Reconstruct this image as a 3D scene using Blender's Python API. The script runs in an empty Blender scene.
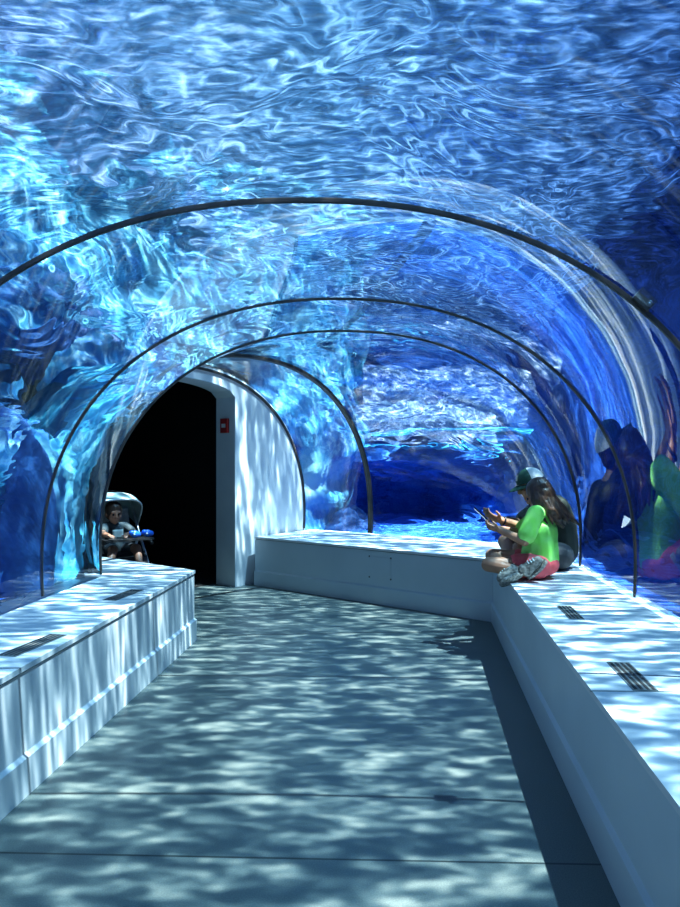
import bpy, bmesh, math, random
from mathutils import Vector as V, Matrix, noise as mnoise
random.seed(7)
sc = bpy.context.scene
COL = sc.collection
PI = math.pi

# ------------------------------------------------------------------ helpers
def link_mesh(name, verts, faces, mat=None, parent=None, smooth=False, kind=None, label=None, cat=None, group=None):
    off = V((0, 0, 0))
    p = parent
    while p is not None:
        off = off + p.location
        p = p.parent
    me = bpy.data.meshes.new(name)
    me.from_pydata([tuple(V(v) - off) for v in verts], [], faces)
    me.update()
    bm = bmesh.new(); bm.from_mesh(me)
    bmesh.ops.recalc_face_normals(bm, faces=bm.faces)
    bm.to_mesh(me); bm.free()
    if smooth:
        for f in me.polygons: f.use_smooth = True
    o = bpy.data.objects.new(name, me)
    COL.objects.link(o)
    if mat: me.materials.append(mat)
    if parent is not None: o.parent = parent
    tag(o, label, cat, group, kind)
    return o

def tag(o, label=None, cat=None, group=None, kind=None):
    if label: o['label'] = label
    if cat: o['category'] = cat
    if group: o['group'] = group
    if kind: o['kind'] = kind
    return o

def thing(name, loc, label, cat, group=None):
    o = bpy.data.objects.new(name, None)
    o.empty_display_size = 0.1
    COL.objects.link(o); o.location = loc
    return tag(o, label, cat, group)

class MB:
    def __init__(s): s.v = []; s.f = []
    def add(s, vs, fs):
        b = len(s.v); s.v += [V(v) for v in vs]; s.f += [tuple(i + b for i in f) for f in fs]; return s
    def hexa(s, p):      # 8 points: bottom 4 ccw, top 4
        return s.add(p, [(3, 2, 1, 0), (4, 5, 6, 7), (0, 1, 5, 4), (1, 2, 6, 5), (2, 3, 7, 6), (3, 0, 4, 7)])
    def box(s, c, d, ax=None):
        ax = ax or (V((1, 0, 0)), V((0, 1, 0)), V((0, 0, 1)))
        c = V(c); x, y, z = ax[0] * d[0] / 2, ax[1] * d[1] / 2, ax[2] * d[2] / 2
        return s.hexa([c - x - y - z, c + x - y - z, c + x + y - z, c - x + y - z, c - x - y + z, c + x - y + z, c + x + y + z, c - x + y + z])
    def prism(s, poly, z0, z1):
        n = len(poly)
        vs = [(p[0], p[1], z0) for p in poly] + [(p[0], p[1], z1) for p in poly]
        fs = [tuple(reversed(range(n))), tuple(range(n, 2 * n))] + [(i, (i + 1) % n, (i + 1) % n + n, i + n) for i in range(n)]
        return s.add(vs, fs)
    def tube(s, pts, r, n=10, closed=False):
        pts = [V(p) for p in pts]; m = len(pts)
        rs = r if isinstance(r, (list, tuple)) else [r] * m
        vs = []; up = None
        for i, p in enumerate(pts):
            a = pts[(i - 1) % m] if (closed or i > 0) else p
            b = pts[(i + 1) % m] if (closed or i < m - 1) else p
            t = (b - a).normalized()
            if up is None:
                up = V((0, 0, 1)) if abs(t.z) < .9 else V((1, 0, 0))
            u = (up - t * up.dot(t)).normalized(); w = t.cross(u); up = u
            for k in range(n):
                q = 2 * PI * k / n
                vs.append(p + (u * math.cos(q) + w * math.sin(q)) * rs[i])
        fs = []
        for i in range(m if closed else m - 1):
            j = (i + 1) % m
            for k in range(n):
                fs.append((i * n + k, i * n + (k + 1) % n, j * n + (k + 1) % n, j * n + k))
        if not closed:
            fs += [tuple(reversed(range(n))), tuple(range((m - 1) * n, m * n))]
        return s.add(vs, fs)
    def ell(s, c, r, ax=None, nu=18, nv=12):
        c = V(c); ax = ax or (V((1, 0, 0)), V((0, 1, 0)), V((0, 0, 1)))
        if not isinstance(r, (tuple, list)): r = (r, r, r)
        vs = [c - ax[2] * r[2]]
        for i in range(1, nv):
            t = -PI / 2 + PI * i / nv
            for k in range(nu):
                q = 2 * PI * k / nu
                vs.append(c + ax[0] * r[0] * math.cos(t) * math.cos(q) + ax[1] * r[1] * math.cos(t) * math.sin(q) + ax[2] * r[2] * math.sin(t))
        vs.append(c + ax[2] * r[2])
        fs = []
        for k in range(nu):
            fs.append((0, 1 + (k + 1) % nu, 1 + k))
            fs.append((len(vs) - 1, len(vs) - 1 - nu + k, len(vs) - 1 - nu + (k + 1) % nu))
        for i in range(nv - 2):
            for k in range(nu):
                a = 1 + i * nu + k; b = 1 + i * nu + (k + 1) % nu
                fs.append((a, b, b + nu, a + nu))
        return s.add(vs, fs)
    def cap(s, a, b, ra, rb, n=14):     # tapered capsule
        a = V(a); b = V(b); d = (b - a)
        L = d.length
        t = d / L if L > 1e-6 else V((0, 0, 1))
        u = t.orthogonal().normalized(); w = t.cross(u)
        rings = []
        for i in range(1, 5):
            q = -PI / 2 + PI / 2 * i / 4; rings.append((a + t * ra * math.sin(q), ra * math.cos(q)))
        for i in range(0, 4):
            q = PI / 2 * i / 4; rings.append((b + t * rb * math.sin(q), rb * math.cos(q)))
        vs = [a - t * ra]
        for c, r in rings:
            for k in range(n):
                q = 2 * PI * k / n
                vs.append(c + (u * math.cos(q) + w * math.sin(q)) * r)
        vs.append(b + t * rb)
        fs = []
        e = len(vs) - 1; m = len(rings)
        for k in range(n):
            fs.append((0, 1 + (k + 1) % n, 1 + k)); fs.append((e, e - n + k, e - n + (k + 1) % n))
        for i in range(m - 1):
            for k in range(n):
                p = 1 + i * n + k; q = 1 + i * n + (k + 1) % n
                fs.append((p, q, q + n, p + n))
        return s.add(vs, fs)
    def chain(s, pts, rs):
        for i in range(len(pts) - 1): s.cap(pts[i], pts[i + 1], rs[i], rs[i + 1])
        return s
    def obj(s, name, mat, parent=None, smooth=False, **k):
        return link_mesh(name, s.v, s.f, mat, parent, smooth, **k)

def blob(name, mb, mat, parent, voxel=.006, smooth_it=3, **k):
    """closed shapes fused into one continuous surface"""
    o = link_mesh(name, mb.v, mb.f, None, parent, True, **k)
    r = o.modifiers.new('r', 'REMESH'); r.mode = 'VOXEL'; r.voxel_size = voxel; r.use_smooth_shade = True
    sm = o.modifiers.new('s', 'SMOOTH'); sm.iterations = smooth_it; sm.factor = .5
    dg = bpy.context.evaluated_depsgraph_get(); dg.update()
    me = bpy.data.meshes.new_from_object(o.evaluated_get(dg))
    o.modifiers.clear(); old = o.data; o.data = me; bpy.data.meshes.remove(old); me.name = name
    me.materials.clear(); me.materials.append(mat)
    for f in me.polygons: f.use_smooth = True
    return o

# ------------------------------------------------------------------ materials
class NT:
    def __init__(s, name):
        s.m = bpy.data.materials.new(name); s.m.use_nodes = True
        s.t = s.m.node_tree; s.t.nodes.clear()
        s.out = s.n('ShaderNodeOutputMaterial')
    def n(s, ty, **kw):
        nd = s.t.nodes.new(ty)
        for k, v in kw.items():
            if k.startswith('i_'):
                key = k[2:]
                nd.inputs[int(key) if key.isdigit() else key.replace('_', ' ')].default_value = v
            else: setattr(nd, k, v)
        return nd
    def l(s, a, b): s.t.links.new(a, b)
    def coord(s, scale=(1, 1, 1), rot=(0, 0, 0)):
        tc = s.n('ShaderNodeTexCoord'); mp = s.n('ShaderNodeMapping')
        mp.inputs['Scale'].default_value = scale; mp.inputs['Rotation'].default_value = rot
        s.l(tc.outputs['Object'], mp.inputs['Vector']); return mp.outputs['Vector']
    def noise(s, vec, scale, detail=3, rough=.5, dist=0):
        nd = s.n('ShaderNodeTexNoise'); nd.inputs['Scale'].default_value = scale
        nd.inputs['Detail'].default_value = detail; nd.inputs['Roughness'].default_value = rough
        nd.inputs['Distortion'].default_value = dist
        s.l(vec, nd.inputs['Vector']); return nd.outputs['Fac']
    def ramp(s, fac, stops, interp='LINEAR'):
        nd = s.n('ShaderNodeValToRGB'); cr = nd.color_ramp; cr.interpolation = interp
        while len(cr.elements) < len(stops): cr.elements.new(.5)
        for e, (p, c) in zip(cr.elements, stops):
            e.position = p; e.color = (c[0], c[1], c[2], 1) if not isinstance(c, (int, float)) else (c, c, c, 1)
        s.l(fac, nd.inputs['Fac']); return nd.outputs['Color']
    def math(s, op, a, b=None):
        nd = s.n('ShaderNodeMath', operation=op)
        for i, x in enumerate((a, b)):
            if x is None: continue
            if isinstance(x, (int, float)): nd.inputs[i].default_value = x
            else: s.l(x, nd.inputs[i])
        return nd.outputs[0]
    def mixc(s, fac, a, b, mode='MIX'):
        nd = s.n('ShaderNodeMix', data_type='RGBA', blend_type=mode)
        for x, sock in ((fac, nd.inputs[0]), (a, nd.inputs[6]), (b, nd.inputs[7])):
            if isinstance(x, (int, float)): sock.default_value = x
            elif isinstance(x, (tuple, list)): sock.default_value = (x[0], x[1], x[2], 1)
            else: s.l(x, sock)
        return nd.outputs[2]
    def bump(s, h, strength=.3, dist=.02):
        nd = s.n('ShaderNodeBump'); nd.inputs['Strength'].default_value = strength; nd.inputs['Distance'].default_value = dist
        s.l(h, nd.inputs['Height']); return nd.outputs['Normal']
    def principled(s, color, rough=.5, metal=0, normal=None, spec=.5):
        p = s.n('ShaderNodeBsdfPrincipled')
        if isinstance(color, (tuple, list)): p.inputs['Base Color'].default_value = (*color[:3], 1)
        else: s.l(color, p.inputs['Base Color'])
        if isinstance(rough, (int, float)): p.inputs['Roughness'].default_value = rough
        else: s.l(rough, p.inputs['Roughness'])
        p.inputs['Metallic'].default_value = metal
        p.inputs['Specular IOR Level'].default_value = spec
        if normal is not None: s.l(normal, p.inputs['Normal'])
        s.l(p.outputs[0], s.out.inputs['Surface']); return p

def pm(name, c1, c2=None, scale=20, rough=.5, metal=0, bump=0, stretch=(1, 1, 1), spec=.5, detail=3):
    t = NT(name); c2 = c2 or tuple(x * .8 for x in c1)
    f = t.noise(t.coord(stretch), scale, detail)
    col = t.ramp(f, [(.35, c1), (.65, c2)])
    t.principled(col, rough, metal, t.bump(f, bump, .01) if bump else None, spec)
    return t.m

M = {}
M['bench_white'] = pm('bench_white', (.72, .78, .82), (.62, .70, .76), 3, .35, bump=.0)
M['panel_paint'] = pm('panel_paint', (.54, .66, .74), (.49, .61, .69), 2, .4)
M['panel_paint_sunlit'] = pm('panel_paint_sunlit', (.74, .79, .83), (.66, .72, .77), 2, .4)  # lighter copy of the bench paint; sunlight on the left front is in the colour
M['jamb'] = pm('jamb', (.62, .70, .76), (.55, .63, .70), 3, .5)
M['end_white'] = pm('end_white', (.90, .93, .96), (.80, .85, .90), 6, .6, bump=.25)
M['dark_metal'] = pm('dark_metal', (.035, .04, .045), (.10, .09, .08), 6, .35, .4)
M['grille'] = pm('grille', (.20, .24, .25), (.14, .17, .18), 8, .5, .3)
M['slot'] = pm('slot', (.01, .012, .015), (.005, .006, .008), 8, .8)
M['screw'] = pm('screw', (.05, .06, .07), None, 8, .4, .6)
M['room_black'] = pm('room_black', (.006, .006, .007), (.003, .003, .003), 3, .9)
M['skin'] = pm('skin', (.50, .27, .17), (.42, .21, .13), 14, .5)
M['skin_toddler'] = pm('skin_toddler', (.42, .23, .16), (.36, .18, .12), 14, .5)
M['hair'] = pm('hair', (.020, .010, .006), (.085, .045, .025), 60, .4, bump=.6, stretch=(1, 1, .15))
M['lime'] = pm('lime', (.28, .88, .14), (.38, .92, .26), 12, .8, bump=.2)
M['coral'] = pm('coral', (.95, .17, .19), (.88, .13, .15), 18, .75, bump=.2)
M['black_shirt'] = pm('black_shirt', (.012, .022, .016), (.006, .012, .010), 10, .8, bump=.2)
M['dark_shorts'] = pm('dark_shorts', (.035, .045, .06), (.02, .03, .04), 14, .8, bump=.2)
M['shoe'] = pm('shoe', (.40, .40, .36), (.10, .10, .09), 45, .7, bump=.3)
M['sole'] = pm('sole', (.55, .54, .48), (.16, .16, .14), 60, .8, bump=.5)
M['cap_green'] = pm('cap_green', (.008, .075, .045), (.006, .05, .03), 20, .7)
M['cap_white'] = pm('cap_white', (.85, .87, .88), (.60, .64, .68), 120, .8, bump=.3)
M['emblem'] = pm('emblem', (.75, .80, .78), (.55, .6, .58), 50, .6)
M['eye'] = pm('eye', (.02, .015, .012), (.01, .01, .01), 30, .2)
M['phone'] = pm('phone', (.012, .012, .016), (.02, .02, .025), 20, .25)
M['screen'] = pm('screen', (.02, .03, .045), (.03, .04, .06), 6, .08)
M['alarm_red'] = pm('alarm_red', (.45, .03, .03), (.35, .02, .02), 12, .4)
M['alarm_white'] = pm('alarm_white', (.75, .75, .75), (.65, .65, .65), 12, .4)
M['canopy'] = pm('canopy', (.42, .56, .55), (.30, .42, .42), 12, .8, bump=.2)
M['silver'] = pm('silver', (.55, .60, .62), (.40, .46, .48), 12, .3, .7)
M['seat_grey'] = pm('seat_grey', (.60, .60, .62), (.40, .40, .42), 16, .85, bump=.2)
M['stroller_black'] = pm('stroller_black', (.015, .015, .018), (.03, .03, .032), 16, .7)
M['toy_blue'] = pm('toy_blue', (.02, .16, .90), (.04, .28, .95), 12, .35)
M['toddler_top'] = pm('toddler_top', (.05, .08, .10), (.03, .05, .06), 16, .8)
M['white_cloth'] = pm('white_cloth', (.75, .85, .84), (.55, .70, .70), 30, .8)
M['rubber'] = pm('rubber', (.02, .02, .02), (.012, .012, .012), 20, .8)
M['watch'] = pm('watch', (.015, .015, .02), (.02, .02, .03), 20, .4)

# polished concrete walkway with one control joint
def floor_mat():
    t = NT('floor_slate')
    v = t.coord()
    f = t.noise(v, 1.1, 4); g = t.noise(v, 220, 2)
    c = t.ramp(f, [(.3, (.078, .108, .110)), (.7, (.112, .146, .146))])
    c = t.mixc(.35, c, t.ramp(g, [(.35, (.07, .095, .095)), (.7, (.22, .26, .245))]))
    sep = t.n('ShaderNodeSeparateXYZ'); t.l(v, sep.inputs[0])
    d = t.math('ABSOLUTE', t.math('SUBTRACT', sep.outputs[1], t.math('ADD', t.math('MULTIPLY', sep.outputs[0], -.035), 2.29)))
    j = t.math('LESS_THAN', d, .005)
    c = t.mixc(j, c, (.02, .03, .03))
    t.principled(c, .42, 0, t.bump(g, .06, .004), .5)
    return t.m
M['floor'] = floor_mat()

def water_mat():
    t = NT('water_surface')
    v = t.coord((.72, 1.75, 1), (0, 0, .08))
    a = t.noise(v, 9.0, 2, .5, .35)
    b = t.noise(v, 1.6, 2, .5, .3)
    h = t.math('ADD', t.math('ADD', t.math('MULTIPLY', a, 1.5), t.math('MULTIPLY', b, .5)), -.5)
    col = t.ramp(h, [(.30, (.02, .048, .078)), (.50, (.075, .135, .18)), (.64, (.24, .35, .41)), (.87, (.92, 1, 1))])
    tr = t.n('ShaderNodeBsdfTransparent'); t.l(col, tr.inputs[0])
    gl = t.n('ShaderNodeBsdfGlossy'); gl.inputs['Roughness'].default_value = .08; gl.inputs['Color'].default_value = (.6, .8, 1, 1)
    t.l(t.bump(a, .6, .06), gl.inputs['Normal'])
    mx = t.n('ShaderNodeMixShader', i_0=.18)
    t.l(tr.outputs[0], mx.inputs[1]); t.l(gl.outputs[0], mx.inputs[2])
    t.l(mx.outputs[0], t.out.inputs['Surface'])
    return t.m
M['water'] = water_mat()

def glass_mat(name, tint, refr=.6, scale=2.2, strength=.55, seed=0.0):
    t = NT(name)
    v = t.coord((1.0, .8, 2.4), (0, 0, seed))
    n1 = t.noise(v, scale, 2, .5, .8)
    nrm = t.bump(n1, strength, .12)
    tr = t.n('ShaderNodeBsdfTransparent'); tr.inputs[0].default_value = (*tint, 1)
    rf = t.n('ShaderNodeBsdfRefraction'); rf.inputs['IOR'].default_value = 1.10; rf.inputs['Roughness'].default_value = 0
    rf.inputs['Color'].default_value = (*tint, 1); t.l(nrm, rf.inputs['Normal'])
    gl = t.n('ShaderNodeBsdfGlossy'); gl.inputs['Roughness'].default_value = .01
    n2 = t.noise(v, scale * .7, 1); t.l(t.bump(n2, .08, .03), gl.inputs['Normal'])
    m1 = t.n('ShaderNodeMixShader', i_0=refr); t.l(tr.outputs[0], m1.inputs[1]); t.l(rf.outputs[0], m1.inputs[2])
    fr = t.n('ShaderNodeFresnel'); fr.inputs['IOR'].default_value = 1.60
    m2 = t.n('ShaderNodeMixShader'); t.l(fr.outputs[0], m2.inputs[0])
    t.l(m1.outputs[0], m2.inputs[1]); t.l(gl.outputs[0], m2.inputs[2])
    t.l(m2.outputs[0], t.out.inputs['Surface'])
    return t.m
M['glass'] = glass_mat('acrylic', (.93, .97, 1.0))

def rock_mat(name, stops, scale=1.2, stretch=(1, 1, 1), rot=(0, 0, 0), vein=None, bump=.6, dist=.7):
    t = NT(name)
    v = t.coord(stretch, rot)
    f = t.noise(v, scale, 5, .55, dist)
    c = t.ramp(f, stops)
    if vein:
        w = t.noise(v, scale * 2.6, 3, .5, 2.5)
        r = t.math('SUBTRACT', 1.0, t.math('MULTIPLY', t.math('ABSOLUTE', t.math('SUBTRACT', w, .5)), 16))
        r = t.math('MAXIMUM', r, 0)
        c = t.mixc(t.math('MULTIPLY', r, .45), c, vein)
    t.principled(c, .7, 0, t.bump(f, bump, .15), .2)
    return t.m
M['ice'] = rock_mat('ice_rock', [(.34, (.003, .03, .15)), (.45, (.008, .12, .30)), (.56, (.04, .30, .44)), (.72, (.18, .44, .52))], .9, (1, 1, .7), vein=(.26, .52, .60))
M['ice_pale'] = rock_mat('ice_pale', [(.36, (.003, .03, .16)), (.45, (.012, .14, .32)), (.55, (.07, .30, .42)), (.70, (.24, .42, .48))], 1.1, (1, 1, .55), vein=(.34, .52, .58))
M['shelf'] = rock_mat('shelf', [(.36, (.006, .03, .15)), (.5, (.06, .11, .24)), (.68, (.22, .28, .38))], 2.5, (1, 1, .6), vein=(.5, .58, .7))  # pale tones and veins put the caustic sunlight into the colour
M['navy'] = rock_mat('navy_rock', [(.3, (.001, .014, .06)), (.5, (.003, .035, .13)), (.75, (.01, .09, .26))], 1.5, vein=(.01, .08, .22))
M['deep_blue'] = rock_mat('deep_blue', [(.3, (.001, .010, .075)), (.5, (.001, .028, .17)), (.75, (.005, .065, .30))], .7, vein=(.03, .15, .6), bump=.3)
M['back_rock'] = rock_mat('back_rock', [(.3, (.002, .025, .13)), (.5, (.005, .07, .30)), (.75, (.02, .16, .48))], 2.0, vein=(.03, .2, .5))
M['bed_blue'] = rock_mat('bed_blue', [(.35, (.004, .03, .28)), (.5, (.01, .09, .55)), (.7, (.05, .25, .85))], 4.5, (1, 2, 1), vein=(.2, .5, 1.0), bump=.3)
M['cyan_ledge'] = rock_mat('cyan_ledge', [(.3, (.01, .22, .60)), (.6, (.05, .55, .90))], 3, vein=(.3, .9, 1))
M['kelp'] = rock_mat('kelp', [(.3, (.01, .04, .05)), (.6, (.03, .12, .10)), (.8, (.06, .22, .16))], 6)

# ------------------------------------------------------------------ camera
F_PX, HOR, EYE = 700.0, 462.0, 1.30
cam_d = bpy.data.cameras.new('camera'); cam = bpy.data.objects.new('camera', cam_d); COL.objects.link(cam)
cam.location = (0, 0, EYE); cam.rotation_euler = (PI / 2, 0, 0)
cam_d.sensor_fit = 'VERTICAL'; cam_d.sensor_height = 36; cam_d.lens = F_PX * 36 / 907
cam_d.shift_y = (HOR - 453.5) / 907; cam_d.clip_start = .05
sc.camera = cam

# ------------------------------------------------------------------ tunnel frames
BT = .51                                    # bench top
H3 = V((-.785, .62, 0)).normalized()        # heading of the far run
R3 = V((H3.y, -H3.x, 0))                    # its right-hand side
def frame(li, ri, h=1.73):
    li = V((li[0], li[1], 0)); ri = V((ri[0], ri[1], 0))
    return ((li + ri) / 2, (ri - li) / 2, h)
def lerpf(a, b, t): return (a[0].lerp(b[0], t), a[1].lerp(b[1], t), a[2] + (b[2] - a[2]) * t)
NEXP = 2.2; LIFT = .20; TH0 = math.asin((.12) ** (NEXP / 2))
def arc(fr, th, extra=0.0, base=BT):
    c, r, h = fr
    th = -TH0 + (PI + 2 * TH0) * th / PI
    ct, st = math.cos(th), math.sin(th)
    x = math.copysign(abs(ct) ** (2 / NEXP), ct); z = math.copysign(abs(st) ** (2 / NEXP), st)
    k = 1.012 + extra / r.length
    p = c + r * x * k; return V((p.x, p.y, base + LIFT + max(z, -LIFT / (h - LIFT)) * (h - LIFT + extra)))
def LX(y): return -1.645 + .07 * (y - 4.81)
def RX(y): return 1.77 + .083 * (y - 5.2)
F0 = frame((LX(-2.6), -2.6), (RX(-2.6), -2.6))
FA = frame((LX(2.5), 2.5), (RX(2.5), 2.5))
FB = frame((LX(4.02), 4.03), (RX(4.0), 4.0))
FC = frame((-1.63, 4.81), (1.77, 5.2))
dL = V((.325, 7.58, 0)) - R3 * 3.42
FD = frame((dL.x, dL.y), (.325, 7.58))
eR = V((-.43, 8.13, 0)); eL = eR - R3 * 3.42
FE = frame((eL.x, eL.y), (eR.x, eR.y))
def bend(t):
    li = V((-1.63, 4.81, 0)).lerp(dL, t)
    a, b, c = V((1.77, 5.2, 0)), V((1.93, 6.5, 0)), V((.325, 7.58, 0))
    ri = a * (1 - t) ** 2 + b * 2 * t * (1 - t) + c * t * t
    return frame((li.x, li.y), (ri.x, ri.y))

def panel(name, frs, n=64):
    vs = []; fs = []
    for fr in frs:
        for k in range(n + 1): vs.append(arc(fr, PI * k / n))
    for i in range(len(frs) - 1):
        for k in range(n):
            a = i * (n + 1) + k; fs.append((a, a + n + 1, a + n + 2, a + 1))
    o = link_mesh(name, vs, fs, M['glass'], None, True, kind='structure')
    # panes face the walkway: air on this side, water on the other
    me = o.data
    bm = bmesh.new(); bm.from_mesh(me); bm.normal_update()
    f = max(bm.faces, key=lambda q: q.calc_center_median().z)
    if f.normal.z > 0: bmesh.ops.reverse_faces(bm, faces=bm.faces)
    bm.to_mesh(me); bm.free()
    return o
def span(a, b, n): return [lerpf(a, b, i / n) for i in range(n + 1)]
panel('window_1', span(F0, FA, 12))
panel('window_2', span(FA, FB, 6))
panel('window_3', span(FB, FC, 6))
panel('window_4', [bend(i / 24) for i in range(25)])
panel('window_5', span(FD, FE, 6))

# hoops
def hoop(fr, axis, label, w=.030, d=.05, n=96, out=.005):
    t = thing('tunnel_hoop', (fr[0].x, fr[0].y, BT), label, 'hoop', None)
    vs = []; fs = []
    ax = V(axis).normalized() * w / 2
    for k in range(n + 1):
        th = PI * k / n
        for (e, s) in ((-d, -1), (-d, 1), (out, 1), (out, -1)):
            vs.append(arc(fr, th, e) + ax * s + V((0, 0, .0)))
    for k in range(n):
        for j in range(4):
            a = k * 4 + j; b = k * 4 + (j + 1) % 4
            fs.append((a, b, b + 4, a + 4))
    fs += [(0, 1, 2, 3), (n * 4 + 3, n * 4 + 2, n * 4 + 1, n * 4)]
    link_mesh('ring', vs, fs, M['dark_metal'], t, True)
    for m in t.children: m.data.shade_flat()
    # pale seal bead along the joint
    mb = MB()
    mb.tube([arc(fr, PI * (.004 + .992 * k / n), -d - .001) for k in range(n + 1)], .0035, 6)
    mb.obj('seal', M['seal'], t, True)
    return t
M['seal'] = pm('seal', (.16, .17, .17), (.05, .06, .06), 5, .3, .3)
hoopA = hoop(FA, (.07, 1, 0), 'widest dark ring around the tunnel, the nearest one overhead', .013, .012)
hoop(FB, (.07, 1, 0), 'second dark ring, its feet on both benches in front of the seated pair', .015, .008)
hoop(FC, (-.11, 1, 0), 'dark ring where the tunnel starts to bend, behind the seated pair', .018, .008)
hoop(FD, H3, 'thick dark ring at the end of the bend, foot on the far bench', .05, .025)
hoop(FE, H3, 'innermost dark ring framing the white wall with the doorway', .04, .025)

# small dark clamp bolted on the nearest ring
best = min((PI * k / 400 for k in range(400)), key=lambda q: abs(340 + 700 * arc(FA, q).x / arc(FA, q).y - 640))
q0 = arc(FA, best, .02); q1 = arc(FA, best, .1); nd = (q1 - q0).normalized(); ed = V((.07, 1, 0)).normalized(); td = ed.cross(nd)
cl_ = MB().box(q0, (.05, .07, .045), (nd, td, ed)).obj('clamp', M['dark_metal'], hoopA)
MB().cap(q0 + td * .02 - ed * .022, q0 + td * .02 - ed * .032, .010, .008).obj('bolt', M['silver'], cl_, True)

# ------------------------------------------------------------------ floor and benches
MB().prism([(-2.6, -2.6), (3.0, -2.6), (3.0, 6.0), (1.0, 9.2), (-2.2, 9.6), (-4.4, 7.2), (-2.6, 5.2)], -.12, 0).obj('floor', M['floor'], kind='structure')

def line_x(y, x0, y0, s): return x0 + s * (y - y0)
def off_poly(front, back): return front + list(reversed(back))
def bench(label, loc, front, back, vents, panels=(), joints=(), paint='panel_paint'):
    """front/back: plan polylines with equal point counts; front is the walkway side"""
    t = thing('bench', loc, label, 'bench')
    front = [V((p[0], p[1], 0)) for p in front]; back = [V((p[0], p[1], 0)) for p in back]
    def inset(d):
        out = []
        for i, p in enumerate(front):
            # move toward the back line
            nrm = []
            for a, b in ((i - 1, i), (i, i + 1)):
                if a < 0 or b >= len(front): continue
                e = (front[b] - front[a]).normalized(); q = V((-e.y, e.x, 0))
                if q.dot(back[i] - p) < 0: q = -q
                nrm.append(q)
            if len(nrm) == 2:
                m = (nrm[0] + nrm[1]).normalized(); out.append(p + m * d / max(.3, m.dot(nrm[0])))
            else: out.append(p + nrm[0] * d)
        return out
    bk = [(p.x, p.y) for p in reversed(back)]
    P = lambda d: [(p.x, p.y) for p in inset(d)] + bk
    MB().prism(P(-.004), BT - .022, BT).obj('bench_top', M['bench_white'], t)
    mb = MB()
    n = len(front)
    a = inset(.003)
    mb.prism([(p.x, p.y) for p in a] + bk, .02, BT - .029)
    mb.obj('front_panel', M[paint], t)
    MB().prism([(p.x, p.y) for p in inset(.02)] + bk, BT - .030, BT - .02).obj('shadow_gap', M['slot'], t)  # near-black strip, painted-in shade under the overhanging top
    # plinth: board with a bevelled upper edge
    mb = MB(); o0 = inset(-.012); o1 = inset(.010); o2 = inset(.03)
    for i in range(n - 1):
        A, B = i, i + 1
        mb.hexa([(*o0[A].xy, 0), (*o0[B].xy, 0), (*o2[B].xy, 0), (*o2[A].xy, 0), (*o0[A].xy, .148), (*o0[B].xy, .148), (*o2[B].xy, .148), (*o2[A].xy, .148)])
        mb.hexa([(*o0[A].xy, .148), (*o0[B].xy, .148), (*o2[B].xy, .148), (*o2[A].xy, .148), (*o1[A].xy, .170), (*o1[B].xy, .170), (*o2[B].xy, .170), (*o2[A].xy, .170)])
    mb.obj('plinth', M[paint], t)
    for (c, dx, L, W) in vents:
        e = V((dx[0], dx[1], 0)).normalized(); q = V((-e.y, e.x, 0)); c = V((c[0], c[1], BT))
        v = MB().box(c + V((0, 0, .001)), (L, W, .004), (e, q, V((0, 0, 1)))).obj('air_vent', M['grille'], t)
        s = MB()
        for k in range(4): s.box(c + q * (W * (-.36 + .24 * k)) + V((0, 0, .003)), (L * .96, W * .13, .002), (e, q, V((0, 0, 1))))
        s.obj('slot', M['slot'], v)
    for (c, e, L, hh) in panels:
        e = V((e[0], e[1], 0)).normalized(); q = V((-e.y, e.x, 0))
        if q.y > 0: q = -q
        c = V(c) + q * .001
        v = MB().box(c, (L, .006, hh), (e, q, V((0, 0, 1)))).obj('access_panel', M['panel_paint'], t)
        for sx in (-1, 1):
            for sz in (-1, 1):
                p = c + e * sx * L * .5 + V((0, 0, sz * hh * .5)) + q * .004
                MB().ell(p, (.008, .008, .004), (e, V((0, 0, 1)), q), 10, 6).obj('screw', M['screw'], v, True)
    for (a, b) in joints:
        a = V((a[0], a[1], BT)); b = V((b[0], b[1], BT)); e = (b - a).normalized(); q = V((-e.y, e.x, 0))
        MB().box((a + b) / 2 + V((0, 0, .0005)), ((b - a).length, .006, .002), (e, q, V((0, 0, 1)))).obj('joint_line', M['grille'], t)
    return t

def rf(y): return line_x(y, 1.24, 5.69, .112)
def lf(y): return line_x(y, -1.06, 5.11, .0706)
Cf = V((1.24, 5.69, 0))
u3 = V((-.7795, .626, 0))
end_far = V((-.90, 7.40, 0))
corner_out = V((1.96, 6.62, 0))
bD = V((.325, 7.58, 0)) + R3 * .14
bE = V((-.43, 8.13, 0)) + R3 * .14 - H3 * .02
def px(x, y, z=BT):
    Y = (EYE - z) * F_PX / (y - HOR); return ((x - 340) / F_PX * Y, Y)
rdir = (.112, 1)
bench('white topped bench along the right of the walkway, two slotted vents in its top', (1.2, 3.0, 0),
      [(rf(-2.5), -2.5), (Cf.x, Cf.y)], [(RX(-2.5) + .14, -2.5), (corner_out.x, corner_out.y)],
      [(px(570, 612.5), rdir, .32, .075), (px(631, 676), rdir, .34, .085)],
      joints=[(px(590, 691), px(680, 692)), (px(540, 596), px(622, 598))])
bench('far bench beyond the corner, running from the seated pair to the doorway wall', (.2, 6.8, 0),
      [(Cf.x, Cf.y), (end_far.x, end_far.y)], [(corner_out.x, corner_out.y), (bE.x, bE.y)],
      [], [((Cf + u3 * 1.12).to_tuple()[:2] + (.335,), u3, .24, .19)])
ldir = (.0706, 1)
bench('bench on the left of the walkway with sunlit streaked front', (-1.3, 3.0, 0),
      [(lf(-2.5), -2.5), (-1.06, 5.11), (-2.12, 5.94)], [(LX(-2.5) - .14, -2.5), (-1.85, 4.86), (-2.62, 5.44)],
      [(px(34, 645), (.2, 1), .36, .085), (px(124, 595), (.2, 1), .34, .085)], paint='panel_paint_sunlit')

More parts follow.
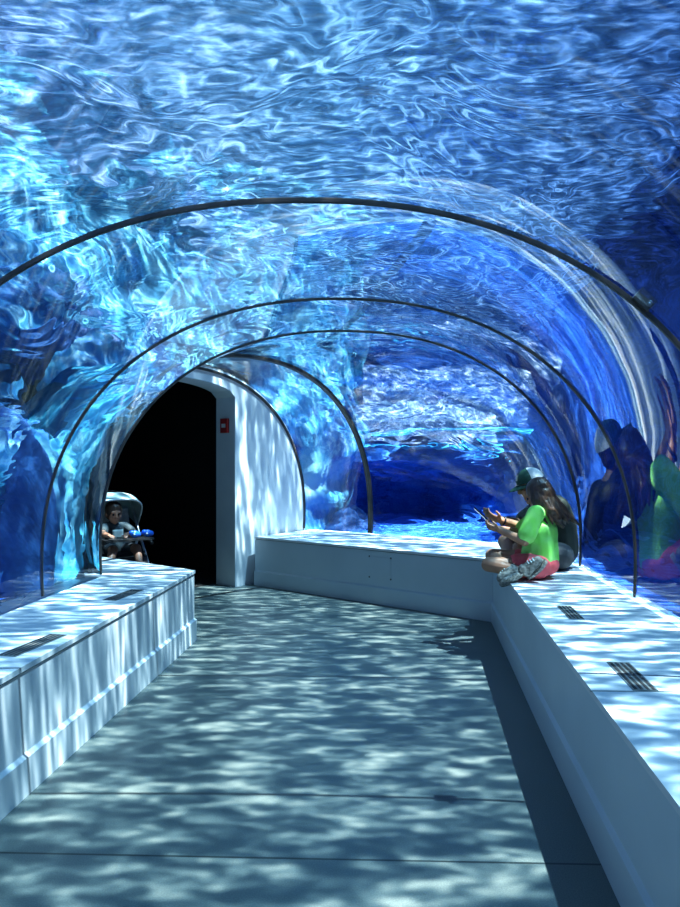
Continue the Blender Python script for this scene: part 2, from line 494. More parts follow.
# ------------------------------------------------------------------ end wall with arched doorway
E0 = V((-1.09, 7.28, 0))         # right jamb at the floor; t runs to the left
def W(t, z, d=0.0):
    p = E0 - R3 * t + H3 * d; return V((p.x, p.y, z))
T1, SPR, APX = 1.74, 1.98, 2.13
def door_z(t):
    s = (t - T1 / 2) / (T1 / 2); return SPR + (APX - SPR) * math.sqrt(max(0, 1 - abs(s) ** 2.2))
cE = (eL + eR) / 2
tc = (E0 - cE).dot(R3)           # axis in t
def wall_top(t):
    s = (tc - t) / 1.745; s = max(-1, min(1, s))
    return BT + LIFT + (1.76 - LIFT) * (1 - abs(s) ** NEXP) ** (1 / NEXP)
mb = MB()
ts = [-1.18, -1.165, -1.14, -1.1, -1.05, -.95, -.85, -.7, -.5, -.3, -.15, 0]
def strip(ts, lo, hi, d0, d1):
    for a, b in zip(ts[:-1], ts[1:]):
        mb.hexa([W(a, lo(a), d0), W(b, lo(b), d0), W(b, lo(b), d1), W(a, lo(a), d1), W(a, hi(a), d0), W(b, hi(b), d0), W(b, hi(b), d1), W(a, hi(a), d1)])
TR = tc - 1.74; TL = tc + 1.74
rts = [TR + (0 - TR) * (i / 14) for i in range(15)]
strip(rts, lambda t: 0, lambda t: max(.6, wall_top(t)), 0, .28)
mts = [T1 * i / 24 for i in range(25)]
strip(mts, lambda t: min(door_z(t), wall_top(t) - .005), lambda t: wall_top(t), 0, .28)
lts = [T1 + (TL - T1) * i / 10 for i in range(11)]
strip(lts, lambda t: 0, lambda t: max(.6, wall_top(t)), 0, .28)
mb.obj('wall_end', M['end_white'], kind='structure')
# smooth painted lining of the doorway
mb = MB()
pts = [(0.0, 0.0)] + [(t, door_z(t)) for t in mts] + [(T1, 0.0)]
for (a, za), (b, zb) in zip(pts[:-1], pts[1:]):
    vs = [W(a, za, -.004), W(b, zb, -.004), W(b, zb, .284), W(a, za, .284)]
    k = .006
    ce = (T1 / 2, 1.0)
    def inn(t, z): return (t + (ce[0] - t) * .008, z if z < .01 else z + (ce[1] - z) * .006)
    (a2, z2), (b2, z3) = inn(a, za), inn(b, zb)
    mb.hexa([W(a, za, -.004), W(b, zb, -.004), W(b, zb, .284), W(a, za, .284), W(a2, z2, -.004), W(b2, z3, -.004), W(b2, z3, .284), W(a2, z2, .284)])
mb.obj('trim_1', M['jamb'] if 'jamb' in M else M['panel_paint'], kind='structure')
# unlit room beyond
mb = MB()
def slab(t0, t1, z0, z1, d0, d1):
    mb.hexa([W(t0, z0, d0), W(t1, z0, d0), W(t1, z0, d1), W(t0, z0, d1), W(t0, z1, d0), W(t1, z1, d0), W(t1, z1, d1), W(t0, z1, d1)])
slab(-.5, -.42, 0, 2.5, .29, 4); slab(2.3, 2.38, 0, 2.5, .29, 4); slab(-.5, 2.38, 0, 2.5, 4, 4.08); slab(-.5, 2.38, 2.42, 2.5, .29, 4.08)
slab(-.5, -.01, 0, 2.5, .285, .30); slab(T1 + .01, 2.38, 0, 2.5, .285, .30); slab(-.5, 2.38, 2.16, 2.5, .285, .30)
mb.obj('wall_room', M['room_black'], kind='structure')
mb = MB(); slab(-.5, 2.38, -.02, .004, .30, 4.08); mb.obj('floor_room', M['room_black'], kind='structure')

# fire alarm on the jamb
al = thing('fire_alarm', W(.012, 1.66, .15), 'small red fire alarm box on the white door jamb', 'fire alarm')
c = W(.028, 1.68, .13)
MB().box(c, (.03, .105, .15), (R3, H3, V((0, 0, 1)))).obj('alarm_case', M['alarm_red'], al)
MB().box(c - R3 * .017, (.006, .055, .04), (R3, H3, V((0, 0, 1)))).obj('alarm_lens', M['alarm_white'], al)

# end of the tunnel behind the photographer
mb = MB(); mb.prism([(-2.6, -2.75), (1.9, -2.75), (1.9, -2.6), (-2.6, -2.6)], 0, 2.6); mb.obj('wall_front', M['panel_paint'], kind='structure')

# ------------------------------------------------------------------ water world
def fbm(p, o=4): return mnoise.fractal(V(p), 1.0, 2.0, o)
def sheet(name, pts_fn, nu, nv, mat, amp=.2, fr=1.0, cut=None, direction=None, **k):
    vs = []; fs = []
    for i in range(nu + 1):
        for j in range(nv + 1):
            p, nrm = pts_fn(i / nu, j / nv)
            d = fbm(p * fr) * amp
            vs.append(p + nrm * d)
    for i in range(nu):
        for j in range(nv):
            a = i * (nv + 1) + j
            q = (a, a + nv + 1, a + nv + 2, a + 1)
            if cut and cut(sum((vs[x] for x in q), V()) / 4): continue
            fs.append(q)
    return link_mesh(name, vs, fs, mat, None, True, **k)

# bed of the pool
BED = .42
sheet('floor_pool', lambda u, v: (V((-7 + 14 * u, -4 + 20 * v, BED)), V((0, 0, 1))), 70, 90, M['bed_blue'], .08, .9,
      cut=lambda p: -2.2 < p.x < 2.05 and p.y < 6.3 or (abs((p - cE).dot(R3)) < 1.85 and -2.2 < (p - cE).dot(H3) < 5), kind='structure')
# blue wall on the right and at the back
rw = [V((3.6, -4, 0)), V((3.7, 3, 0)), V((3.9, 8, 0)), V((4.0, 11.0, 0))]
def poly_at(pl, u):
    L = [(b - a).length for a, b in zip(pl[:-1], pl[1:])]; s = u * sum(L)
    for a, b, l in zip(pl[:-1], pl[1:], L):
        if s <= l or b is pl[-1]: return a.lerp(b, min(1, s / l)), (b - a).normalized()
        s -= l
def wall_fn(pl, z0, z1, lean=0.0, drift=0.0):
    def f(u, v):
        p, e = poly_at(pl, u); n = V((-e.y, e.x, 0)); z = z0 + (z1 - z0) * v
        return V((p.x, p.y, z)) - n * lean * v + R3 * drift * v * v, n
    return f
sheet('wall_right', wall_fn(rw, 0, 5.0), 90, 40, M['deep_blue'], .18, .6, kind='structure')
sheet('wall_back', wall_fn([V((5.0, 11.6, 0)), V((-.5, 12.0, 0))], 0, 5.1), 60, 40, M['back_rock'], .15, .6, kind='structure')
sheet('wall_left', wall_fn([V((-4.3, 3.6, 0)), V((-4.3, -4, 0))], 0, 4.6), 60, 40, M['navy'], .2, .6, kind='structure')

# ice cliff behind the doorway
cl = [E0 - R3 * 4.2 + H3 * .10, E0 + R3 * 2.35 + H3 * .12, E0 + R3 * 2.55 + H3 * .9, E0 + R3 * 2.5 + H3 * 3.0]
def cliff_cut(p):
    r = (p - cE).dot(R3); z = p.z - BT
    return abs((p - cE).dot(H3)) < .8 and (abs(r) < 1.62 and z < 0 or (r / 1.62) ** 2 + (max(z, 0) / 1.66) ** 2 < 1)
sheet('ice_cliff', wall_fn([V((p.x, p.y, 0)) for p in cl], 0, 4.9, -.5, 1.5), 150, 120, M['ice_pale'], .35, .8, cut=cliff_cut,
      label='pale ice blue rock cliff rising around the doorway', cat='rock')
# rock shell over the inner side of the far run
frs = [bend(.06), bend(.3), bend(.6), bend(.8), FD, lerpf(FD, FE, .5), FE]
def shell(u, v):
    i = min(len(frs) - 2, int(u * (len(frs) - 1))); fr = lerpf(frs[i], frs[i + 1], u * (len(frs) - 1) - i)
    th = PI * (1.06 - .36 * v); p = arc(fr, th, .16); q = arc(fr, th, .5)
    return p, (q - p).normalized()
sheet('rock_shell', shell, 40, 50, M['ice'], .10, 1.4, label='cyan rock hugging the outside of the tunnel on the left', cat='rock')

def boulder(name, c, r, mat, label, amp=.3, fr=1.2, seed=0, nu=40, nv=26, tip=0, **k):
    mb = MB().ell((0, 0, 0), 1, None, nu, nv)
    vs = []
    for p in mb.v:
        d = p.normalized(); q = d * (1 + amp * fbm(d * fr + V((seed * 3.7, seed, 0)), 5))
        if tip: 
            s = max(0, q.z); q.x *= 1 - tip * s * .8; q.y *= 1 - tip * s * .8
        vs.append(V((c[0] + q.x * r[0], c[1] + q.y * r[1], c[2] + q.z * r[2])))
    return link_mesh(name, vs, mb.f, mat, None, True, label=label, cat='rock', **k)
boulder('rock', (-2.12, 4.52, .74), (.29, .15, .84), M['navy'], 'dark navy boulder outside the left glass, above the bench', seed=1, amp=.22)
boulder('rock', (-2.42, 5.50, 2.50), (.50, .30, .34), M['navy'], 'dark navy outcrop high outside the left glass', seed=2)
def slab_fn(u, v):
    a = V((-3.0, 3.95, 0)).lerp(V((-1.80, 4.80, 0)), u); n = V((.58, -.81, 0))
    p = V((a.x, a.y, .2 + (1.78 - .75 * u ** 3 - .5 * (1 - u) ** 3 + .22 * mnoise.noise(V((u * 6, 3, 1)))) * v)) - n * .25 * v * v
    return p, n
sheet('rock_slab', slab_fn, 50, 50, M['ice'], .10, 1.8, label='cyan rock slab leaning outside the left glass beside the doorway', cat='rock')
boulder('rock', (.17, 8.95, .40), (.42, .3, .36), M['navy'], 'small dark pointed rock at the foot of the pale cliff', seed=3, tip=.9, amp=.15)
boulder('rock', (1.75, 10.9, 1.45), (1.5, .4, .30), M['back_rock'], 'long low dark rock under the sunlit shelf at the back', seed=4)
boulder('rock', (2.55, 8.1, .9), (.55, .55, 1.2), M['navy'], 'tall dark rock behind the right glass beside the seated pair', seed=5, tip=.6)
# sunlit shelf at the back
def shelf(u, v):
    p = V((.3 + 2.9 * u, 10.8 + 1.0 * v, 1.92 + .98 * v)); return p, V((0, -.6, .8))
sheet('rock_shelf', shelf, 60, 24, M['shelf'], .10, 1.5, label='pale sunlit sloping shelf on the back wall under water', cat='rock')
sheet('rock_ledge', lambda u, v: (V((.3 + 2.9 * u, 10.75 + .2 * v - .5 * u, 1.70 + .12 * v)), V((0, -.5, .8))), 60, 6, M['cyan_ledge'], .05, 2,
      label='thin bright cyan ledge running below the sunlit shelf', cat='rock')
def ridge(u, v):  # added form, stands in for a refracted bright swath of the lit pool wall
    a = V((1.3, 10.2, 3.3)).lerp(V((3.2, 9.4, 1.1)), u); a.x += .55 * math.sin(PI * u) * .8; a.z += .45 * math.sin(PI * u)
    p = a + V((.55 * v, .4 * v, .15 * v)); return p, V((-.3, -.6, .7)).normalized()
sheet('lit_swath_ridge', ridge, 50, 16, M['shelf'], .10, 1.4, label='added pale ridge for the refracted swath of lit wall, falling to the right under water', cat='rock')

# the rippling water above everything
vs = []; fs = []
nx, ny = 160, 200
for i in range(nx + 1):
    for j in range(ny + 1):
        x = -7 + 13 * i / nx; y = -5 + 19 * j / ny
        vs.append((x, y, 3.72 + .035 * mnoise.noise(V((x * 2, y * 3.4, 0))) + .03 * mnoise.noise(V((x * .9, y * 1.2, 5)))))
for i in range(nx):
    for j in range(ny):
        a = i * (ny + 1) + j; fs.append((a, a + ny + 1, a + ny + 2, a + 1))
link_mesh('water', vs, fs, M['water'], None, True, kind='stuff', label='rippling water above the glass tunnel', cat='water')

# ------------------------------------------------------------------ people
def unit(v): return V(v).normalized()
def hand(mb, wrist, d, pn, s=1.0, side=1, curl=.5):
    """d: direction of fingers, pn: palm normal, side: thumb side along d x pn"""
    wrist = V(wrist); d = unit(d); pn = unit(V(pn) - d * V(pn).dot(d)); w = d.cross(pn) * side
    for k in (-1, 0, 1):
        mb.cap(wrist + w * .010 * k * s, wrist + d * .075 * s + w * .026 * k * s, .016 * s, .013 * s, 8)
    for i, L in enumerate((.060, .070, .066, .050)):
        b = wrist + d * .080 * s + w * (.030 - .020 * i) * s
        m = b + (d * math.cos(curl * .5) + pn * math.sin(curl * .5)) * L * .52 * s
        e = m + (d * math.cos(curl * 1.4) + pn * math.sin(curl * 1.4)) * L * .48 * s
        mb.chain([b, m, e], [.0085 * s, .0078 * s, .0065 * s])
    b = wrist + d * .022 * s + w * .026 * s
    m = b + (d * .6 + w * .8) * .036 * s + pn * .008 * s
    e = m + (d * .85 + w * .2 + pn * .35) * .032 * s
    mb.chain([b, m, e], [.011 * s, .010 * s, .008 * s])

def head(mb, c, f, up, s=1.0):
    """head of height .22*s centred at c, facing f"""
    c = V(c); f = unit(f); up = unit(V(up) - f * V(up).dot(f)); r = f.cross(up); ax = (r, f, up)
    def P(x, y, z): return c + r * x * s + f * y * s + up * z * s
    mb.ell(P(0, -.010, .022), (.074 * s, .092 * s, .088 * s), ax)
    mb.ell(P(0, .022, -.040), (.056 * s, .062 * s, .068 * s), ax)
    mb.cap(P(0, .058, -.085), P(0, .050, -.085), .022 * s, .026 * s)
    mb.cap(P(0, .084, .008), P(0, .098, -.026), .008 * s, .0125 * s)
    mb.cap(P(-.010, .088, -.030), P(.010, .088, -.030), .008 * s, .008 * s)
    mb.cap(P(-.016, .077, -.058), P(.016, .077, -.058), .007 * s, .007 * s)
    mb.cap(P(-.040, .073, .022), P(.040, .073, .022), .010 * s, .010 * s)
    for k in (-1, 1):
        mb.ell(P(.076 * k, -.008, -.008), (.010 * s, .018 * s, .030 * s), ax, 10, 8)
        mb.ell(P(.038 * k, .058, -.028), (.024 * s, .022 * s, .022 * s), ax, 10, 8)
    return P, ax

def shoe(parent, heel, toe, up, s=1.0, solelabel=None):
    heel = V(heel); toe = V(toe); d = (toe - heel).normalized(); up = unit(V(up) - d * V(up).dot(d)); w = d.cross(up)
    L = (toe - heel).length
    mb = MB()
    mb.cap(heel + d * .03 * s, heel + d * .03 * s + up * .045 * s, .034 * s, .033 * s)
    mb.cap(heel + d * .05 * s + up * .012 * s, toe - d * .04 * s + up * .006 * s, .035 * s, .037 * s)
    mb.cap(heel + d * .06 * s + up * .03 * s, toe - d * .07 * s + up * .012 * s, .034 * s, .030 * s)
    o = blob('shoe', mb, M['shoe'], parent, .006)
    m2 = MB()
    n = 26; ring = []
    for k in range(n):
        q = 2 * PI * k / n; cx = math.cos(q); sx = math.sin(q)
        wd = (.040 + .006 * cx) * s
        ring.append(heel + d * (L / 2 + cx * (L / 2 + .004)) + w * sx * wd - up * .026 * s)
    vs = ring + [p - up * .018 * s for p in ring]
    m2.add(vs, [tuple(range(n)), tuple(reversed(range(n, 2 * n)))] + [(k, k + n, (k + 1) % n + n, (k + 1) % n) for k in range(n)])
    m2.obj('sole', M['sole'], o)
    m3 = MB()
    for k in range(3):
        b = heel + d * (L * .5 + .018 * k) + up * (.052 - .006 * k) * s
        m3.tube([b - w * .022 * s, b + up * .006 * s, b + w * .022 * s], .004, 6)
    m3.obj('lace', M['white_cloth'], o)
    return o

# --- girl in a lime shirt
G = thing('person', (1.40, 4.85, BT), 'child with long dark hair, lime green shirt and coral shorts, cross-legged on the bench corner', 'person')
gf = unit((-.80, .60, 0)); gl = V((-gf.y, gf.x, 0))       # facing, left side
pel = V((1.360, 4.79, .630)); che = V((1.378, 4.795, .82)); nk = V((1.37, 4.815, .985)); hd = V((1.372, 4.845, 1.072))
SL = V((1.310, 4.695, .955)); EL = V((1.225, 4.645, .775)); WL = V((1.09, 4.77, .835))
SR = V((1.43, 4.925, .955)); ER = V((1.265, 4.945, .80)); WR = V((1.105, 4.88, .835))
hipL = V((1.335, 4.715, .60)); kneL = V((1.00, 4.705, .610)); ankL = V((1.215, 4.615, .575))
hipR = V((1.405, 4.875, .60)); kneR = V((1.075, 4.94, .640)); ankR = V((1.12, 4.685, .560))
b = MB()
b.cap(pel, che, .105, .10); b.cap(che, nk, .10, .055); b.cap(SL, SR, .045, .045); b.cap(nk, hd, .040, .040)
b.chain([SL, EL, WL], [.040, .034, .022]); b.chain([SR, ER, WR], [.040, .034, .022])
b.chain([hipL, kneL, ankL], [.075, .050, .032]); b.chain([hipR, kneR, ankR], [.075, .050, .032])
kn = kneL.lerp(ankL, .35); b.cap(kneL, kn, .048, .047)
P, hax = head(b, hd, (-.72, .58, -.38), (-.3, .2, 1), .92)
hand(b, WL, (-.85, .25, .25), (.1, .55, .75), .84, -1, .75)
hand(b, WR, (-.8, -.25, .35), (.0, -.5, .8), .84, 1, .75)
body = blob('body', b, M['skin'], G, .0048, 2)
for k in (-1, 1): MB().ell(P(.030 * k, .076, -.002), .011, None, 10, 8).obj('eye', M['eye'], body, True)
# shirt
s = MB()
s.cap(pel + V((0, 0, .02)), che, .122, .114); s.cap(che, nk - V((0, 0, .055)), .112, .078); s.cap(SL + V((0, 0, -.005)), SR + V((0, 0, -.005)), .058, .058)
s.cap(SL, SL.lerp(EL, .78), .056, .062); s.cap(SR, SR.lerp(ER, .78), .056, .062)
s.cap(pel - gf * .02 + V((.01, -.01, .0)), pel - gf * .02 + V((0, 0, .12)), .105, .11)
blob('shirt', s, M['lime'], G, .006, 3)
s = MB()
s.cap(pel - V((0, 0, .012)), pel + V((0, 0, .03)), .108, .112)
s.cap(hipL, hipL.lerp(kneL, .42), .088, .080); s.cap(hipR, hipR.lerp(kneR, .42), .088, .080)
s.cap(pel + V((.045, -.05, -.02)), pel + V((-.02, -.02, -.01)), .078, .08)
blob('shorts', s, M['coral'], G, .006, 3)
shoe(G, V((1.215, 4.605, .555)), V((1.32, 4.565, .675)), (-.75, -.2, .6), .95)
shoe(G, V((1.185, 4.615, .585)), V((1.03, 4.585, .520)), (-.25, .75, .6), .95)
# hair
h = MB()
h.ell(P(0, -.022, .034), (.090 * .95, .096 * .95, .094 * .95), hax)
h.ell(P(0, -.055, -.02), (.086, .064, .09), hax)
random.seed(3)
for i in range(46):
    a = -1.9 + 3.8 * i / 45
    bx = math.sin(a) * .086; by = -.012 - math.cos(a) * .082
    p0 = P(bx * .75, by * .6, .070); p1 = P(bx * 1.08, by * 1.02, -.035)
    side = abs(math.sin(a))
    dn = V((.050, -.020, -.085)) + hax[0] * bx * .4
    p2 = p1 + dn * (.85 + .3 * random.random()) + V((random.uniform(-.014, .014), random.uniform(-.014, .014), 0))
    pts = [p0, p1, p2]; rs = [.014, .019, .017]
    if side < .96:
        p3 = p2 + V((.034, -.010, -.062)) * (.8 + .5 * random.random()) + V((random.uniform(-.018, .018), random.uniform(-.018, .018), 0))
        pts.append(p3); rs.append(.014)
        if side < .8:
            p4 = p3 + V((.022, -.004, -.032)) * (.5 + .8 * random.random()) + V((random.uniform(-.02, .02), random.uniform(-.02, .02), 0))
            pts.append(p4); rs.append(.006)
    rs[-1] = .007
    h.chain(pts, rs)
blob('hair', h, M['hair'], G, .005, 1)

# --- adult in a cap
A = thing('person', (1.635, 5.23, BT), 'person in green and white cap and black shirt, sitting against the glass behind the child', 'person')
af = unit((-1, -.05, 0))
pel = V((1.640, 5.225, .648)); mid = V((1.635, 5.220, .80)); che = V((1.585, 5.210, .93)); nk = V((1.485, 5.195, 1.045)); hd = V((1.408, 5.185, 1.130))
SL = V((1.575, 5.035, .985)); EL = V((1.375, 5.060, .810)); WL = V((1.145, 4.985, .885))
SR = V((1.580, 5.385, .985)); ER = V((1.365, 5.350, .83)); WR = V((1.145, 5.11, .885))
hipL = V((1.605, 5.110, .615)); kneL = V((1.305, 5.050, .680)); ankL = V((1.395, 5.270, .575))
hipR = V((1.605, 5.340, .615)); kneR = V((1.285, 5.430, .680)); ankR = V((1.285, 5.180, .575))
b = MB()
b.cap(pel, mid, .125, .115); b.cap(mid, che, .118, .12); b.cap(che, nk, .115, .055); b.cap(SL, SR, .055, .055); b.cap(nk, hd, .050, .048)
b.chain([SL, EL, WL], [.050, .041, .027]); b.chain([SR, ER, WR], [.050, .041, .027])
b.chain([hipL, kneL, ankL], [.085, .060, .038]); b.chain([hipR, kneR, ankR], [.085, .060, .038])
P, hax = head(b, hd, (-.93, -.02, -.36), (-.35, 0, 1), 1.0)
hand(b, WL, (-.9, -.12, .34), (.1, .45, .85), 1.0, -1, .8)
hand(b, WR, (-.85, -.35, .30), (.0, -.3, .9), 1.0, 1, .8)
body = blob('body', b, M['skin'], A, .0052, 2)
for k in (-1, 1): MB().ell(P(.030 * k, .078, -.002), .0115, None, 10, 8).obj('eye', M['eye'], body, True)
s = MB()
s.cap(pel + V((0, 0, .01)), mid, .140, .130); s.cap(mid, che, .132, .134); s.cap(che, nk - V((0, 0, .05)), .13, .085); s.cap(SL, SR, .068, .068)
s.cap(SL, SL.lerp(EL, .80), .066, .066); s.cap(SR, SR.lerp(ER, .80), .066, .066)
blob('shirt', s, M['black_shirt'], A, .007, 3)
s = MB()
s.cap(pel - V((0, 0, .005)), pel + V((0, 0, .04)), .128, .13)
s.cap(hipL, hipL.lerp(kneL, .62), .102, .085); s.cap(hipR, hipR.lerp(kneR, .62), .102, .085)
blob('shorts', s, M['dark_shorts'], A, .007, 3)
shoe(A, V((1.455, 5.300, .56)), V((1.235, 5.350, .56)), (0, 0, 1), 1.05)
shoe(A, V((1.335, 5.150, .56)), V((1.275, 4.910, .56)), (0, 0, 1), 1.0)
h = MB(); h.ell(P(0, -.016, .012), (.082, .090, .075), hax); h.ell(P(0, -.05, -.025), (.074, .05, .055), hax)
blob('hair', h, M['hair'], A, .006, 1)
w = MB(); wd = (WL - EL).normalized(); wc = WL - wd * .02
u = wd.orthogonal().normalized(); q = wd.cross(u)
w.tube([wc + (u * math.cos(2 * PI * k / 20) + q * math.sin(2 * PI * k / 20)) * .0305 for k in range(20)], .007, 8, True)
w.obj('wristband', M['watch'], A, True)
# cap: crown (front green, back white mesh), brim, button
def dome(mb, f0, f1, r, z0, n=24, m=10, th=1.0):
    rows = []
    for i in range(m + 1):
        e = PI / 2 * i / m
        for k in range(n + 1):
            a = f0 + (f1 - f0) * k / n
            rows.append(P(r[0] * math.sin(a) * math.cos(e), -.012 + r[1] * math.cos(a) * math.cos(e), z0 + r[2] * math.sin(e)))
    fs = []
    for i in range(m):
        for k in range(n):
            p = i * (n + 1) + k; fs.append((p, p + 1, p + n + 2, p + n + 1))
    return mb.add(rows, fs)
crown = dome(MB(), -PI / 2.1, PI / 2.1, (.088, .104, .098), .030).obj('cap_front', M['cap_green'], A, True)
dome(MB(), PI / 2.1, 2 * PI - PI / 2.1, (.088, .104, .098), .030).obj('cap_mesh_back', M['cap_white'], crown, True)['label'] = 'white mesh back of the cap'
mb = MB(); rows = []
for i in range(7):
    for k in range(17):
        a = -1.15 + 2.3 * k / 16; e = i / 6
        y = -.012 + .104 * math.cos(a) + e * .075 * max(0, math.cos(a * 1.25)); x = .088 * math.sin(a) * (1 + .05 * e)
        rows.append(P(x, y, .030 - .020 * e - .012 * (x / .088) ** 2))
fs = [(i * 17 + k, i * 17 + k + 1, i * 17 + k + 18, i * 17 + k + 17) for i in range(6) for k in range(16)]
mb.add(rows, fs); br = mb.obj('brim', M['cap_green'], crown, True)
so = br.modifiers.new('t', 'SOLIDIFY'); so.thickness = .005
MB().ell(P(0, -.012, .128), (.008, .008, .005), hax, 10, 6).obj('cap_button', M['cap_green'], crown, True)
mb = MB(); rows = []
for i in range(5):
    for k in range(5):
        a = -.30 + .6 * k / 4; e = .35 + .45 * i / 4
        rows.append(P(.0905 * math.sin(a) * math.cos(e), -.012 + .1065 * math.cos(a) * math.cos(e), .030 + .100 * math.sin(e)))
mb.add(rows, [(i * 5 + k, i * 5 + k + 1, i * 5 + k + 6, i * 5 + k + 5) for i in range(4) for k in range(4)])
mb.obj('emblem', M['emblem'], crown, True)

# phone held between them
pc = V((1.00, 4.93, .925)); pa = unit((-.55, .30, .55)); pb = unit(V((.2, .9, -.2)) - pa * V((.2, .9, -.2)).dot(pa)); pn = pa.cross(pb)
ph = thing('phone', pc, 'dark phone held up in the hands of the seated pair', 'phone')
b = MB().box(pc, (.145, .072, .009), (pa, pb, pn)).obj('phone_case', M['phone'], ph)
MB().box(pc + pn * (.005 if pn.z > 0 else -.005), (.135, .064, .002), (pa, pb, pn)).obj('phone_screen', M['screen'], ph)

# ------------------------------------------------------------------ stroller with a toddler
So = V((-2.03, 6.36, 0))
sf = unit((.62, -.78, 0)); sr = V((-sf.y, sf.x, 0)) * -1        # facing the tunnel; sr = its right
sf = unit((.66, -.75, 0)); sr = sf.cross(V((0, 0, 1)))
Z = V((0, 0, 1))
def S(x, y, z): return So + sr * x + sf * y + Z * z
st = thing('stroller', So, 'grey stroller with hood parked in the dark doorway', 'stroller')
for k in (-1, 1):
    MB().tube([S(.23 * k, .36, .10), S(.235 * k, .12, .42), S(.24 * k, -.06, .66), S(.235 * k, -.22, .92), S(.22 * k, -.36, 1.0)], .012, 8).obj('side_tube', M['silver'], st, True)
    MB().tube([S(.23 * k, -.34, .10), S(.24 * k, -.06, .62)], .012, 8).obj('rear_tube', M['silver'], st, True)
    MB().tube([S(.245 * k, -.02, .62), S(.25 * k, .12, .60), S(.25 * k, .20, .56)], .016, 8).obj('armrest', M['stroller_black'], st, True)
    for (y) in (.36, -.34):
        wl = MB().tube([S(.23 * k, y, .085) + sf * .07 * math.cos(2 * PI * j / 20) + Z * .07 * math.sin(2 * PI * j / 20) for j in range(20)], .016, 8, True)
        wo = wl.obj('wheel', M['rubber'], st, True)
        MB().cap(S(.23 * k - .015, y, .085), S(.23 * k + .015, y, .085), .035, .035).obj('hub', M['silver'], wo, True)
MB().tube([S(-.22, -.36, 1.0), S(-.1, -.40, 1.02), S(.1, -.40, 1.02), S(.22, -.36, 1.0)], .014, 8).obj('push_bar', M['stroller_black'], st, True)
def pad(mb, pts, w, th):
    for (y0, z0), (y1, z1) in zip(pts[:-1], pts[1:]):
        d = V((0, y1 - y0, z1 - z0)).normalized(); n = V((0, -d.z, d.y)) * th
        q = lambda x, y, z: S(x, y, z)
        mb.hexa([q(-w, y0, z0), q(w, y0, z0), q(w, y0 + n.y, z0 + n.z), q(-w, y0 + n.y, z0 + n.z), q(-w, y1, z1), q(w, y1, z1), q(w, y1 + n.y, z1 + n.z), q(-w, y1 + n.y, z1 + n.z)])
    return mb
pad(MB(), [(-.20, .86), (-.14, .60), (-.08, .42)], .20, -.03).obj('seat_back', M['seat_grey'], st)
pad(MB(), [(-.08, .42), (.16, .46)], .20, .035).obj('seat', M['stroller_black'], st)
pad(MB(), [(.20, .45), (.30, .22)], .19, .02).obj('leg_rest', M['stroller_black'], st)
pad(MB(), [(.28, .20), (.38, .19)], .18, .02).obj('foot_plate', M['stroller_black'], st)
pad(MB(), [(-.26, .20), (.18, .20)], .19, .10).obj('basket', M['stroller_black'], st)
# hood
vs = []; fs = []; n, m = 18, 8
for i in range(m + 1):
    ph_ = math.radians(158 - 104 * i / m)
    for k in range(n + 1):
        a = PI * k / n
        x = -.255 * math.copysign(abs(math.cos(a)) ** .6, math.cos(a)); rr = math.sin(a) ** .38 if 0 < a < PI else 0
        vs.append(S(x, -.12 + math.cos(ph_) * .30 * rr + .0, .70 + math.sin(ph_) * .32 * rr))
for i in range(m):
    for k in range(n):
        a = i * (n + 1) + k; fs.append((a, a + 1, a + n + 2, a + n + 1))
hood = link_mesh('hood', vs, fs, M['canopy'], st, True)
MB().tube([vs[m * (n + 1) + k] for k in range(n + 1)], .010, 8).obj('hood_rim', M['silver'], hood, True)
MB().box(S(0, .235, .615), (.44, .13, .02), (sr, sf, Z)).obj('tray', M['stroller_black'], st)
for x, lab in ((-.06, 'blue toy on the stroller tray, beside the toddler'), (-.18, 'blue toy at the outer end of the stroller tray')):
    ty = thing('toy', S(x, .25, .626), lab, 'toy')
    mb = MB(); c = S(x, .25, .66)
    mb.ell(c, (.040, .03, .034), (sr, sf, Z), 14, 10); mb.ell(c + sr * .03 + Z * .012, (.028, .024, .024), (sr, sf, Z), 12, 8); mb.ell(c - sr * .035 - Z * .004, (.024, .022, .026), (sr, sf, Z), 12, 8)
    blob('toy_body', mb, M['toy_blue'], ty, .005, 2)
    MB().ell(c + sr * .02 + sf * .03, .010, None, 8, 6).obj('toy_knob', M['white_cloth'], ty, True)
T = thing('person', S(0, 0, .46), 'toddler in dark clothes sitting in the stroller', 'person')
b = MB()
tp = S(0, -.02, .54); tc_ = S(.01, -.035, .68); tn = S(.02, -.02, .755); th_ = S(.025, .0, .835)
b.cap(tp, tc_, .078, .075); b.cap(tc_, tn, .07, .035); b.cap(tn, th_, .032, .035)
tSL = S(-.085, -.02, .715); tEL = S(-.15, .08, .64); tWL = S(-.01, .17, .65)
tSR = S(.105, -.02, .715); tER = S(.17, .10, .66); tWR = S(.17, .23, .66)
b.cap(tSL, tSR, .034, .034)
b.chain([tSL, tEL, tWL], [.032, .028, .020]); b.chain([tSR, tER, tWR], [.032, .028, .020])
tk = {}
for k, kx, fx in ((-1, -.10, -.08), (1, .12, .20)):
    hip, kn, an = S(.06 * k, .0, .51), S(kx, .20, .525), S(fx, .30, .40)
    tk[k] = (hip, kn, an)
    b.chain([hip, kn, an], [.052, .042, .028]); b.cap(an, an + sf * .07 + Z * .005, .026, .020)
P, hax = head(b, th_, sf + sr * .1 - Z * .1, Z, .86)
hand(b, tWL, sf + sr * .4, V((0, 0, -1)), .6, -1, .6); hand(b, tWR, sf, V((0, 0, -1)), .6, 1, .6)
body = blob('body', b, M['skin_toddler'], T, .0055, 2)
for k in (-1, 1): MB().ell(P(.030 * k, .077, -.002), .010, None, 10, 8).obj('eye', M['eye'], body, True)
s = MB(); s.cap(tp, tc_, .088, .085); s.cap(tc_, tn - Z * .03, .082, .055); s.cap(tSL, tSR, .042, .042)
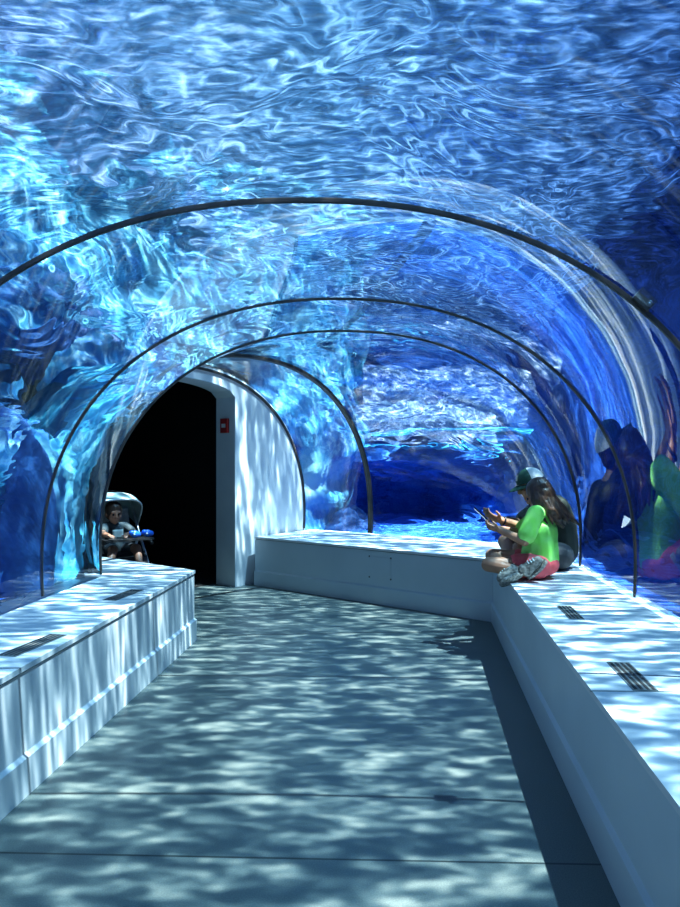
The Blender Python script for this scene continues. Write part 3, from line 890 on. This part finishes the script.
s.cap(tSL, tSL.lerp(tEL, .6), .042, .040); s.cap(tSR, tSR.lerp(tER, .6), .042, .040)
sh = blob('shirt', s, M['toddler_top'], T, .006, 3)
mb = MB(); rows = []
for i in range(5):
    for k in range(5):
        x = -.05 + .1 * k / 4; rows.append(S(.01 + x, .057 - 2.2 * x * x, .61 + .08 * i / 4))
mb.add(rows, [(i * 5 + k, i * 5 + k + 1, i * 5 + k + 6, i * 5 + k + 5) for i in range(4) for k in range(4)])
bb = mb.obj('bib', M['white_cloth'], T, True); bb.modifiers.new('t', 'SOLIDIFY').thickness = .006
s = MB()
for k in (-1, 1): s.cap(tk[k][0], tk[k][0].lerp(tk[k][1], .7), .060, .052)
s.cap(tk[-1][0], tk[1][0], .062, .062)
blob('shorts', s, M['dark_shorts'], T, .006, 3)
h = MB(); h.ell(P(0, -.02, .034), (.076, .086, .084), hax); h.ell(P(0, -.045, -.015), (.07, .05, .06), hax); blob('hair', h, M['hair'], T, .006, 1)

# ------------------------------------------------------------------ light
sun_d = bpy.data.lights.new('sun', 'SUN'); sun = bpy.data.objects.new('sun', sun_d); COL.objects.link(sun)
sdir = V((.36, -.11, 1.0)).normalized()
sun.rotation_euler = sdir.to_track_quat('Z', 'Y').to_euler(); sun.location = (3, 2, 9)
sun_d.energy = 78; sun_d.angle = math.radians(.45); sun_d.color = (1, .98, .93)
w = bpy.data.worlds.new('sky'); sc.world = w; w.use_nodes = True
nt = w.node_tree; nt.nodes.clear()
tc0 = nt.nodes.new('ShaderNodeTexCoord'); sp = nt.nodes.new('ShaderNodeSeparateXYZ'); nt.links.new(tc0.outputs['Generated'], sp.inputs[0])
rp = nt.nodes.new('ShaderNodeValToRGB'); mr = nt.nodes.new('ShaderNodeMapRange')
mr.inputs[1].default_value = -.6; mr.inputs[2].default_value = .6
nt.links.new(sp.outputs[0], mr.inputs[0]); nt.links.new(mr.outputs[0], rp.inputs[0])
cr = rp.color_ramp; cr.elements[0].position = .05; cr.elements[0].color = (.42, .52, .86, 1); cr.elements[1].position = .95; cr.elements[1].color = (.015, .075, .33, 1)
e = cr.elements.new(.5); e.color = (.28, .50, .78, 1)
bg = nt.nodes.new('ShaderNodeBackground'); bg.inputs[1].default_value = 4.0
wo = nt.nodes.new('ShaderNodeOutputWorld'); nt.links.new(rp.outputs[0], bg.inputs[0]); nt.links.new(bg.outputs[0], wo.inputs[0])

sc.view_settings.view_transform = 'Standard'; sc.view_settings.look = 'None'; sc.view_settings.exposure = .12; sc.view_settings.gamma = .92
sc.cycles.max_bounces = 10; sc.cycles.transparent_max_bounces = 24; sc.cycles.diffuse_bounces = 3; sc.cycles.glossy_bounces = 3
sc.cycles.transmission_bounces = 8; sc.cycles.sample_clamp_indirect = 4; sc.cycles.caustics_refractive = False; sc.cycles.caustics_reflective = False
